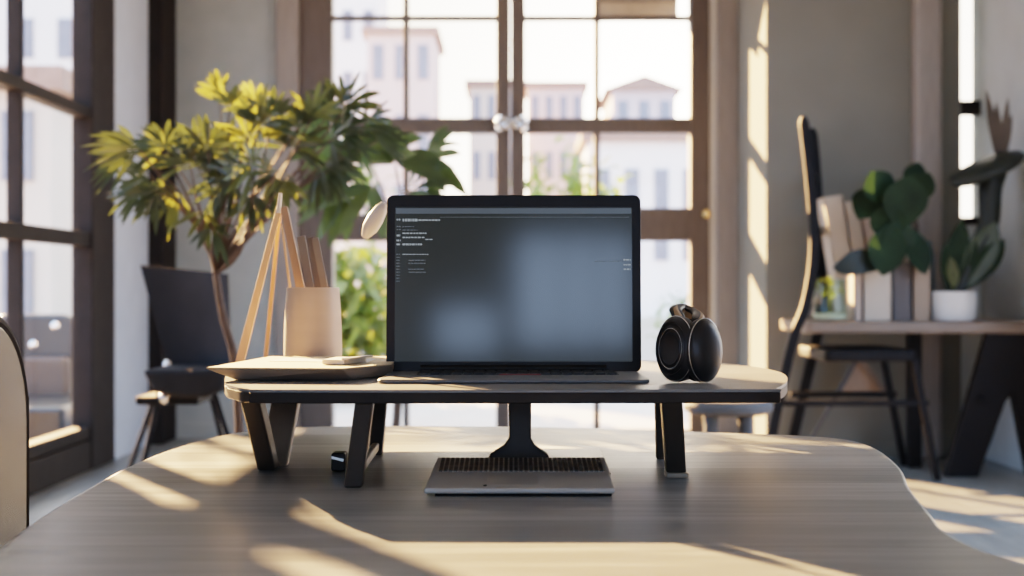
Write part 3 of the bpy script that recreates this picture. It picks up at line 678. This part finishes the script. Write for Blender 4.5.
for (cx_, cy_, dy, ax, sp, n, ln, lit) in clusters:
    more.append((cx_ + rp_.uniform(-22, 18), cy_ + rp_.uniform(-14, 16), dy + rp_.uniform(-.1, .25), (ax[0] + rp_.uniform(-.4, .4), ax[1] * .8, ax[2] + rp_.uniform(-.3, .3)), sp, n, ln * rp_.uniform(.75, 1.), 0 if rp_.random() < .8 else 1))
for c_ in more:
    b = bm_(); px_tube(b, [(217, 272, YP), ((c_[0] + 225) / 2, (c_[1] + 235) / 2, YP + c_[2] * .5), (c_[0], c_[1], YP + c_[2])], .005, .003, 6); obj('leaf_stalk', b, M['bark'], pl, smooth=True)
for (cx_, cy_, dy, ax, sp, n, ln, lit) in clusters + more:
    b = bm_(); fan(b, P(cx_, cy_, YP + dy), ax, sp, int(n * 1.2), ln * YP / F, 6.0 * YP / F, rp_); obj('leaf', b, M['leaf' if lit else 'leaf_mid'], pl, smooth=True, sharp=2)  # lit clusters get the paler leaf: sunlight put into the colour
YQ = 6.6
xq = P(395, 288, YQ).x
p2 = thing('potted_broadleaf_plant', 'dark broad-leaved potted plant in front of the back window, behind the laptop', 'plant', (xq, YQ, 0))
b = bm_(); lathe(b, [(0, 0), (.13, 0), (.135, .01), (.17, .32), (.175, .35), (.165, .355), (.155, .34), (.15, .31)], (xq, YQ, 0), 36); obj('pot', b, M['terracotta'], p2, smooth=True)
b = bm_(); lathe(b, [(.151, .31), (.09, .32), (0, .325)], (xq, YQ, 0), 28); obj('soil', b, M['soil'], p2, smooth=True)
b = bm_(); px_tube(b, [(395, 440, YQ), (402, 330, YQ), (398, 240, YQ)], .022, .014, 10); obj('stem', b, M['bark'], p2, smooth=True)
cl2 = [(345, 165, 0, (-.7, -.4, .3), 2.6, 8, 56), (365, 150, .2, (-.2, -.5, .9), 3.0, 9, 60), (395, 165, -.1, (.1, -.6, .7), 3.0, 9, 56), (425, 160, .1, (.7, -.5, .3), 2.4, 8, 52), (375, 185, -.2, (-.5, -.7, -.2), 2.8, 8, 52), (410, 190, 0, (.5, -.7, -.1), 2.6, 8, 50), (335, 135, .2, (-.5, -.3, .7), 2.4, 8, 50), (350, 190, -.1, (-.8, -.5, -.3), 2.2, 7, 46)]
b = bm_()
for c_ in cl2: px_tube(b, [(398, 242, YQ), ((398 + c_[0]) / 2 + 6, (235 + c_[1]) / 2 + 12, YQ), (c_[0], c_[1], YQ + c_[2])], .008, .004, 6)
obj('branching_stem', b, M['bark'], p2, smooth=True)
for c_ in cl2:
    b = bm_(); fan(b, P(c_[0], c_[1], YQ + c_[2]), c_[3], c_[4], c_[5], c_[6] * 1.15 * YQ / F, 15 * YQ / F, rp_, .35); obj('leaf', b, M['leaf_back'], p2, smooth=True, sharp=2)

# ------------------------------------------------------------------ black chair at the left wall
Yk = 6.3; kk = Yk / F
ch = thing('side_chair', 'charcoal chair with flaring shell back and thin black legs at the left', 'chair', (P(190, 0, Yk).x, Yk, 0))
def shell(bm, quad, thick, nu=10, nv=8, bow=.05):
    """curved panel between four corner points (tl, tr, br, bl) bowed away from the viewer"""
    tl, tr, br, bl = [Vector(q) for q in quad]; fr, bk = [], []
    for j in range(nv + 1):
        v = j / nv; fr.append([]); bk.append([])
        for i in range(nu + 1):
            u = i / nu; p = (tl * (1 - u) + tr * u) * (1 - v) + (bl * (1 - u) + br * u) * v
            p = p + Vector((0, bow * (4 * u * (1 - u)), 0)); fr[-1].append(bm.verts.new(p)); bk[-1].append(bm.verts.new(p + Vector((0, thick, 0))))
    for j in range(nv):
        for i in range(nu):
            bm.faces.new((fr[j][i], fr[j][i + 1], fr[j + 1][i + 1], fr[j + 1][i])); bm.faces.new((bk[j][i], bk[j + 1][i], bk[j + 1][i + 1], bk[j][i + 1]))
    for j in range(nv):
        bm.faces.new((fr[j][0], fr[j + 1][0], bk[j + 1][0], bk[j][0])); bm.faces.new((fr[j][nu], bk[j][nu], bk[j + 1][nu], fr[j + 1][nu]))
    for i in range(nu):
        bm.faces.new((fr[0][i], bk[0][i], bk[0][i + 1], fr[0][i + 1])); bm.faces.new((fr[nv][i], fr[nv][i + 1], bk[nv][i + 1], bk[nv][i]))
b = bm_(); shell(b, (P(140, 265, Yk + .02), P(228, 274, Yk - .10), P(232, 378, Yk - .1), P(170, 378, Yk)), .02); obj('backrest', b, M['charcoal'], ch, smooth=True, sharp=1)
zs = CZ - (390 - 288) * kk
b = bm_(); prism(b, [(P(168, 0, Yk).x, zs + .115), (P(178, 0, Yk).x, zs + .02), (P(200, 0, Yk).x, zs), (P(228, 0, Yk).x, zs), (P(243, 0, Yk).x, zs + .035), (P(246, 0, Yk).x, zs + .115)], Yk - .45, Yk + .03, 'Y'); obj('seat', b, M['charcoal'], ch, bevel=.02, seg=3)
b = bm_(); box(b, P(158, 0, Yk).x, P(217, 0, Yk).x, Yk - .38, Yk - .02, zs - .035, zs - .002); obj('under_frame', b, M['black'], ch, bevel=.006)
for (xa, ya, xb) in ((166, -.02, 108), (160, -.36, 130), (214, -.36, 262), (210, -.02, 240)):
    yy = Yk + ya; b = bm_(); tube(b, [P(xa, 366 if xa == 166 else 392, yy), Vector((P(xb, 0, yy).x, yy + (.05 if ya > -.1 else -.05), 0))], .012, .010, 10); obj('leg', b, M['black'], ch, smooth=True)
for px_, py_ in ((168, 365), (164, 398)):
    b = bm_(); c = P(px_, py_, Yk - .40 if py_ > 380 else Yk - .03); lathe(b, [(0, .02), (.018, .016), (.026, 0), (.018, -.016), (0, -.02)], c, 16, axis=(1, 0, .1), sx=.7, sy=1.); obj('bolt', b, M['crystal'], ch, smooth=True)

# grey moulded chair at the left end of the table
gx = -.815
gc = thing('moulded_chair', 'grey moulded chair drawn up at the left end of the table', 'chair', (gx + .2, 2.1, 0))
b = bm_()
prism(b, rrect(1.80, 2.36, .45, .985, .17, 8, (1, 1, 0, 0)), gx - .012, gx + .012, 'X')
obj('backrest', b, M['chrome_grey'], gc, smooth=True, bevel=.008, seg=3)
b = bm_(); q = rrect(1.80, 2.36, .45, .985, .17, 8, (1, 1, 0, 0)); tube(b, smooth_path([(gx, y_, z_) for y_, z_ in q[-1:] + q[:-1]], 2), .014, n=8); obj('back_rim', b, M['charcoal'], gc, smooth=True)
b = bm_(); prism(b, rrect(gx - .01, gx + .40, 1.82, 2.34, .06), .43, .46); obj('seat', b, M['chrome_grey'], gc, bevel=.01)
for sx_ in (gx + .02, gx + .36):
    for sy_ in (1.86, 2.30):
        b = bm_(); tube(b, [(sx_ + (-.03 if sx_ < gx + .1 else .03), sy_, 0), (sx_, sy_, .432)], .012, .015, 10); obj('leg', b, M['black'], gc, smooth=True)

# ------------------------------------------------------------------ low stool behind the riser at the right
ys = 6.5
st = thing('low_stool', 'low grey stool with thick splayed legs behind the right end of the riser', 'stool', (P(728, 0, ys).x, ys, 0))
sxc = P(728, 0, ys).x
b = bm_(); lathe(b, [(0, .46), (.17, .46), (.20, .475), (.205, .50), (.19, .525), (0, .53)], (sxc, ys, 0), 40); obj('seat', b, M['stool'], st, smooth=True)
for a in (40, 130, 220, 310):
    ca, sa = math.cos(math.radians(a)), math.sin(math.radians(a))
    b = bm_(); tube(b, smooth_path([(sxc + ca * .11, ys + sa * .11, .462), (sxc + ca * .13, ys + sa * .13, .3), (sxc + ca * .21, ys + sa * .21, .0)], 5), .034, .022, 12); obj('leg', b, M['stool'], st, smooth=True)
b = bm_()
rg = [(sxc + math.cos(t_) * .155, ys + math.sin(t_) * .155, .20) for t_ in [2 * math.pi * i / 32 for i in range(33)]]
tube(b, rg, .014, n=8, cap=False); obj('foot_ring', b, M['stool'], st, smooth=True)

# ------------------------------------------------------------------ side table at the right with what stands on it
YT = 7.75
zt_, tth = .85, .065
stb = thing('side_table', 'brown topped side table on black trestle legs along the right wall', 'table', (2.2, 8.05, 0))
b = bm_(); prism(b, rrect(P(805, 0, YT).x, 2.86, YT, 8.5, .05), zt_ - tth, zt_); obj('tabletop', b, M['tabletop'], stb, smooth=True, bevel=.012, seg=3)
def X7(px, Y=YT + .06): return (px - 512) * Y / F
def Z7(py, Y=YT + .06): return CZ - (py - 288) * Y / F
b = bm_(); prism(b, [(X7(985), zt_ - tth), (X7(1030), zt_ - tth), (X7(1033), 0), (X7(1026), 0), (X7(1010), Z7(392)), (X7(1003), Z7(402)), (X7(976), 0.0), (X7(944), 0)], YT + .02, YT + .09, 'Y'); tr_ = obj('trestle', b, M['trestle'], stb, bevel=.006)
b = bm_(); lathe(b, [(0, .012), (.02, .01), (.025, 0)], P(981, 400, YT + .018), 14, axis=(0, -1, 0)); obj('bolt', b, M['black'], tr_, smooth=True)
b = bm_(); xx = (914 - 512) * 8.2 / F; box(b, xx - .037, xx + .037, 8.165, 8.235, 0, zt_ - tth); obj('post', b, M['black'], stb, bevel=.005)
b = bm_(); bar(b, P(860, 354, 8.42), P(811, 440, 8.42), .022, .03); obj('brace', b, M['stool'], stb)
b = bm_(); bar(b, P(856, 354, 8.42), P(884, 391, 8.42), .03, .03); obj('brace', b, M['tabletop'], stb)
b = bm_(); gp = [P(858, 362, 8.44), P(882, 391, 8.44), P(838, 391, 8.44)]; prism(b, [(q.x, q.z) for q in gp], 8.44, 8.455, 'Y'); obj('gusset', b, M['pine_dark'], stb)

# tall-backed black chair at the left end of that table
YH = 8.12
bc = thing('tall_back_chair', 'black chair with tall curved back posts at the left end of the side table', 'chair', (P(840, 0, YH).x, YH, 0))
def post(pts, w, t, m, par, Yv, name='back_post'):
    """flat curved board following photo points"""
    q = bm_(); ps = smooth_path([P(x, y, Yv) for x, y in pts], 6); prev = None
    for i, p in enumerate(ps):
        d = (ps[min(i + 1, len(ps) - 1)] - ps[max(i - 1, 0)]).normalized(); s = Vector((d.z, 0, -d.x)) * (-1)
        ww = w * (.35 if i == 0 else (.75 if i == 1 else 1.))
        ring_ = [q.verts.new(p + s * (e * ww / 2) + Vector((0, f * t / 2, 0))) for e, f in ((-1, -1), (1, -1), (1, 1), (-1, 1))]
        if prev:
            for k_ in range(4): q.faces.new((prev[k_], prev[(k_ + 1) % 4], ring_[(k_ + 1) % 4], ring_[k_]))
        else: q.faces.new(ring_[::-1])
        prev = ring_
    q.faces.new(prev); return obj(name, q, M[m], par, smooth=True, bevel=.004)
fl = lambda Yv: 288 + CZ * F / Yv
post([(803, 116), (807, 150), (812, 200), (814, 255), (806, 305), (793, 340), (775, 420), (765, fl(7.62))], .05, .036, 'black', bc, 7.62)
post([(812, 128), (815, 160), (818, 205), (820, 255), (823, 305), (815, 345), (795, 430), (788, fl(8.58))], .055, .036, 'black', bc, 8.58)
for py_ in (170, 225):
    a_, c_ = P(812, py_, 7.62), P(818, py_, 8.58); c_.z = a_.z
    b = bm_(); bar(b, a_, c_, .05, .018, (1, 0, 0)); obj('back_rail', b, M['black'], bc, bevel=.003)
b = bm_(); x0_, x1_ = P(806, 0, 8.1).x, P(893, 0, 8.1).x
prism(b, rrect(x0_, x1_, 7.6, 8.32, .04), .64, .70); obj('seat', b, M['black'], bc, bevel=.012)
for yv in (7.64, 8.28):
    b = bm_(); bar(b, (P(891, 0, 8.1).x, yv, .65), (P(913, 0, 8.1).x, yv, 0), .036, .036); obj('front_leg', b, M['black'], bc, bevel=.004)
    z_ = CZ - (398 - 288) * 8 / F
    b = bm_(); bar(b, (P(782 + (8 if yv > 8 else 0), 0, yv).x, yv, z_), (P(905, 0, 8.1).x, yv, z_), .032, .02); obj('stretcher', b, M['black'], bc, bevel=.003)

# jar with a small plant
Yj = 7.95; s8 = Yj / F; zt2 = zt_
jx = P(830, 0, Yj).x
jr = thing('glass_jar', 'glass jar with a small green plant at the left end of the side table', 'jar', (jx, Yj, zt2))
b = bm_(); lathe(b, [(0, 0), (.092, 0), (.098, .01), (.1, .14), (.098, .23), (.094, .235), (.091, .225), (.092, .02), (0, .012)], (jx, Yj, zt2 + .001), 36); obj('vessel', b, M['jar_glass'], jr, smooth=True, sharp=1)
b = bm_(); lathe(b, [(0, .013), (.09, .014), (.09, .04), (0, .045)], (jx, Yj, zt2), 28); obj('sand', b, M['cream'], jr, smooth=True)
b = bm_()
for i in range(26):
    a = random.uniform(0, 6.28); leaf(b, (jx + .02 * math.cos(a), Yj + .02 * math.sin(a), zt2 + random.uniform(.12, .24)), (math.cos(a), math.sin(a), random.uniform(.1, .8)), (0, 0, 1), random.uniform(.06, .1), .035, .4)
tube(b, [(jx, Yj, zt2 + .04), (jx, Yj, zt2 + .24)], .006, n=6); obj('foliage', b, M['far_leaf'], jr)

# books standing in a row, two tall ones leaning
def book(x_px0, x_px1, ytop, Yv, depth, m, label, lean=0.):
    w = (x_px1 - x_px0) * Yv / F; hgt = CZ - (ytop - 288) * Yv / F - zt_
    x0 = P(x_px0, 0, Yv).x
    r = thing('book', label, 'book', (x0 + w / 2, Yv + depth / 2, zt_), 'books on the side table')
    q = bm_(); th = .006
    box(q, x0, x0 + w, Yv, Yv + .008, zt_ + .001, zt_ + hgt); box(q, x0, x0 + th, Yv, Yv + depth, zt_ + .001, zt_ + hgt); box(q, x0 + w - th, x0 + w, Yv, Yv + depth, zt_ + .001, zt_ + hgt)
    cv = obj('cover', q, M[m], r)
    q = bm_(); box(q, x0 + th, x0 + w - th, Yv + .008, Yv + depth - .006, zt_ + .004, zt_ + hgt - .006); pg = obj('page_block', q, M['pages'], r)
    if lean:   # tip about the base
        r.rotation_euler = (0, -lean, 0); r.location.z += abs(math.sin(lean)) * w / 2
    return r
book(853.5, 862.5, 268, 7.93, .2, 'book2', 'narrow cream book just right of the glass jar')
book(863.5, 892, 264, 7.93, .21, 'book', 'wide cream binder in the row on the side table')
book(892.5, 912, 262, 7.95, .2, 'book3', 'dark brown book under the broad leaves')
book(913, 931, 246, 7.95, .2, 'book4', 'tan book at the right end of the row')
book(843, 862, 196, 8.17, .2, 'book', 'tall cream book leaning left behind the row', .16)
book(862.5, 877, 201, 8.17, .2, 'book', 'second tall cream book leaning left, beside the first', .16)
book(878, 893, 212, 8.17, .2, 'book2', 'tall pinkish book leaning left, nearest the broad leaves', .16)

# broad-leaved plant in a blue-grey vase among the books
Yv = 8.0
bxp = P(902, 0, 8.28).x
bp = thing('potted_fiddle_leaf', 'dark broad-leaved plant in a blue-grey vase behind the books', 'plant', (P(922, 0, 8.42).x, 8.40, zt_))
vx = P(922, 0, 8.40).x
b = bm_(); lathe(b, [(0, 0), (.06, 0), (.065, .01), (.078, .2), (.07, .4), (.055, .46), (.05, .455), (.06, .38), (.06, .05), (0, .04)], (vx, 8.40, zt_ + .001), 28); obj('vase', b, M['bluepot'], bp, smooth=True, sharp=1)
b = bm_()
tips = [((890, 245, 7.88), (-.1, -.1, .9), .26, .2), ((886, 205, 7.9), (-.35, -.2, .75), .24, .21), ((900, 232, 7.86), (.1, -.2, 1.), .36, .25), ((908, 205, 8.1), (.35, -.2, .7), .24, .18), ((893, 222, 7.84), (-.25, -.2, -.9), .28, .21), ((908, 226, 7.9), (.3, -.2, -.9), .26, .17), ((880, 186, 8.0), (-.5, -.2, -.6), .22, .19), ((910, 192, 8.2), (.2, -.1, .9), .20, .13), ((898, 262, 7.86), (0, -.1, 1.), .26, .20)]
for (t_, d_, l_, w_) in tips: px_tube(b, [(922, 270, 8.40), ((t_[0] + 922) / 2, min(t_[1] + 22, 244), 8.25), ((t_[0] * 3 + 922) / 4, min(t_[1] + 6, 250), 7.98), t_], .007, .004, 6)
obj('branching_stem', b, M['bark'], bp, smooth=True)
for (t_, d_, l_, w_) in tips:
    b = bm_(); leaf(b, P(*t_), d_, (rp_.uniform(-.5, .5), -1., .2), l_, w_, .12, .10, 9); obj('leaf', b, M['leaf_dark'], bp, smooth=True, sharp=2)
b = bm_(); leaf(b, P(884, 268, 7.86), (-1, -.05, .42), (.15, -1., .35), .31, .17, .38, .1, 9); px_tube(b, [(922, 270, 8.38), (905, 255, 8.1), (884, 268, 7.86)], .006, .004, 6); obj('leaf', b, M['leaf_black'], bp, smooth=True, sharp=2)

# white pot plant at the right
Yw = 7.95; wxp = P(954, 0, Yw).x
wp = thing('potted_rubber_plant', 'plant with strap leaves and a big drooping dark leaf in a white pot', 'plant', (wxp, Yw, zt_))
rr = 21.5 * Yw / F
zp = (320 - 291) * Yw / F
b = bm_(); lathe(b, [(0, 0), (rr * .86, 0), (rr * .93, .008), (rr, zp * .6), (rr, zp), (rr * .93, zp + .002), (rr * .9, zp - .02), (rr * .86, zp * .6)], (wxp, Yw, zt_ + .001), 40); obj('pot', b, M['white'], wp, smooth=True)
b = bm_(); lathe(b, [(rr * .9, zp - .02), (0, zp - .012)], (wxp, Yw, zt_), 28); obj('soil', b, M['soil'], wp)
for (xa, ya, xb, yb, w_, m) in ((952, 292, 962, 216, .13, 'leaf_dark'), (962, 292, 996, 218, .17, 'leaf_mid'), (948, 292, 946, 240, .08, 'leaf_dark'), (958, 292, 975, 236, .10, 'leaf_dark'), (966, 290, 1004, 236, .13, 'leaf_dark'), (955, 292, 950, 255, .07, 'leaf')):
    p0, p1 = P(xa, ya, Yw - .02), P(xb, yb, Yw - .06)
    b = bm_(); leaf(b, p0, (p1 - p0), (0, -1, .1), (p1 - p0).length, w_, .05, .25, 9); obj('leaf', b, M[m], wp, smooth=True, sharp=2)
b = bm_(); px_tube(b, [(958, 291, Yw), (972, 258, Yw), (988, 225, Yw), (990, 190, Yw), (994, 172, Yw)], .04, .075, 12); obj('stalk', b, M['leaf_black'], wp, smooth=True)
b = bm_()
ca, cb_ = P(949, 184, Yw - .05), P(1024, 152, Yw - .05); mid_ = (ca + cb_) / 2; ax_ = (cb_ - ca)
nrm = Vector((ax_.z, 0, -ax_.x)).normalized() * -1
nrm = Vector((-ax_.z, -.12, ax_.x)).normalized()
lathe(b, [(0, .042), (.5 * .6, .036), (.5 * .92, .018), (.5, -.004), (.5 * .9, -.03), (.5 * .5, -.042), (0, -.042)], mid_, 40, axis=nrm, sx=.30, sy=ax_.length * .98, up=ax_); obj('drooping_leaf', b, M['leaf_black'], wp, smooth=True, sharp=1.5)
for (xb, yb, w_) in ((986, 88, .05), (996, 100, .05), (1008, 96, .045), (1012, 112, .04)):
    p0, p1 = P(1000, 172, Yw + .06), P(xb, yb, Yw + .06)
    b = bm_(); leaf(b, p0, p1 - p0, (0, -1, .1), (p1 - p0).length, w_, .02, .2, 7); obj('dry_blade', b, M['dry'], wp, smooth=True, sharp=2)

# ------------------------------------------------------------------ light
w = bpy.data.worlds.new('evening_sky'); S.world = w; w.use_nodes = True
nt = w.node_tree; N = nt.nodes.new; L = nt.links.new; bg = nt.nodes['Background']
tc = N('ShaderNodeTexCoord'); nrmn = N('ShaderNodeVectorMath'); nrmn.operation = 'NORMALIZE'; L(tc.outputs['Generated'], nrmn.inputs[0])
sp = N('ShaderNodeSeparateXYZ'); L(nrmn.outputs[0], sp.inputs[0])
mr = N('ShaderNodeMapRange'); mr.inputs['From Min'].default_value = -.5; mr.inputs['From Max'].default_value = .9; L(sp.outputs['Y'], mr.inputs['Value'])
cr = N('ShaderNodeValToRGB'); cr.color_ramp.elements[0].color = (.46, .64, .95, 1); cr.color_ramp.elements[0].position = .55; cr.color_ramp.elements[1].color = (1.0, .87, .70, 1); L(mr.outputs[0], cr.inputs['Fac'])
st_ = N('ShaderNodeMapRange'); st_.inputs['From Min'].default_value = -.6; st_.inputs['From Max'].default_value = 1; st_.inputs['To Min'].default_value = 4.6; st_.inputs['To Max'].default_value = 4.2; L(sp.outputs['Y'], st_.inputs['Value'])
g0 = Vector((.13, 1, .11)).normalized()
dt = N('ShaderNodeVectorMath'); dt.operation = 'DOT_PRODUCT'; dt.inputs[1].default_value = g0; L(nrmn.outputs[0], dt.inputs[0])
mx_ = N('ShaderNodeMath'); mx_.operation = 'MAXIMUM'; mx_.inputs[1].default_value = 0; L(dt.outputs['Value'], mx_.inputs[0])
pw = N('ShaderNodeMath'); pw.operation = 'POWER'; pw.inputs[1].default_value = 120; L(mx_.outputs[0], pw.inputs[0])
gl = N('ShaderNodeMath'); gl.operation = 'MULTIPLY_ADD'; gl.inputs[1].default_value = 9.; L(pw.outputs[0], gl.inputs[0]); L(st_.outputs[0], gl.inputs[2])
L(cr.outputs[0], bg.inputs['Color']); L(gl.outputs[0], bg.inputs['Strength'])

def sun(az, el, energy, col, ang):
    l = bpy.data.lights.new('low_sun', 'SUN'); l.energy = energy; l.color = col; l.angle = math.radians(ang)
    o = bpy.data.objects.new('low_sun', l); C.objects.link(o)
    d = Vector((math.sin(az) * math.cos(el), -math.cos(az) * math.cos(el), -math.sin(el)))   # the way the light travels
    o.rotation_euler = d.to_track_quat('-Z', 'Y').to_euler(); o.location = (-6, 14, 5)
sun(math.radians(30), math.radians(17), 50., (1., .55, .23), .5)
def portal(loc, rot, sx_, sy_):
    l = bpy.data.lights.new('window_portal', 'AREA'); l.shape = 'RECTANGLE'; l.size = sx_; l.size_y = sy_; l.cycles.is_portal = True
    o = bpy.data.objects.new('window_portal', l); C.objects.link(o); o.location = loc; o.rotation_euler = rot
portal((0, YB + .3, 1.7), (math.radians(-90), 0, 0), 3.2, 3.4)
portal((XL - .25, 6.7, 1.7), (math.radians(90), 0, math.radians(-90)), 3.7, 3.4)
portal((XR + .25, 5.0, 1.7), (math.radians(90), 0, math.radians(90)), 4., 2.7)
portal((.37, YR - .25, 1.75), (math.radians(90), 0, 0), 4.4, 2.6)

# ------------------------------------------------------------------ camera
cd = bpy.data.cameras.new('camera'); cam = bpy.data.objects.new('camera', cd); C.objects.link(cam)
cam.location = (0, 0, CZ); cam.rotation_euler = (math.radians(90), 0, 0)
cd.lens = 50; cd.sensor_width = 36; cd.clip_end = 300; cd.clip_start = .05
cd.dof.use_dof = True; cd.dof.focus_distance = 2.2; cd.dof.aperture_fstop = 4.; cd.dof.aperture_blades = 0
S.camera = cam
S.cycles.use_denoising = True; S.cycles.sample_clamp_indirect = 6; S.cycles.max_bounces = 10; S.cycles.diffuse_bounces = 5; S.cycles.transparent_max_bounces = 24
S.cycles.caustics_reflective = False; S.cycles.caustics_refractive = False
S.view_settings.view_transform = 'Filmic'; S.view_settings.look = 'Medium High Contrast'; S.view_settings.exposure = .62
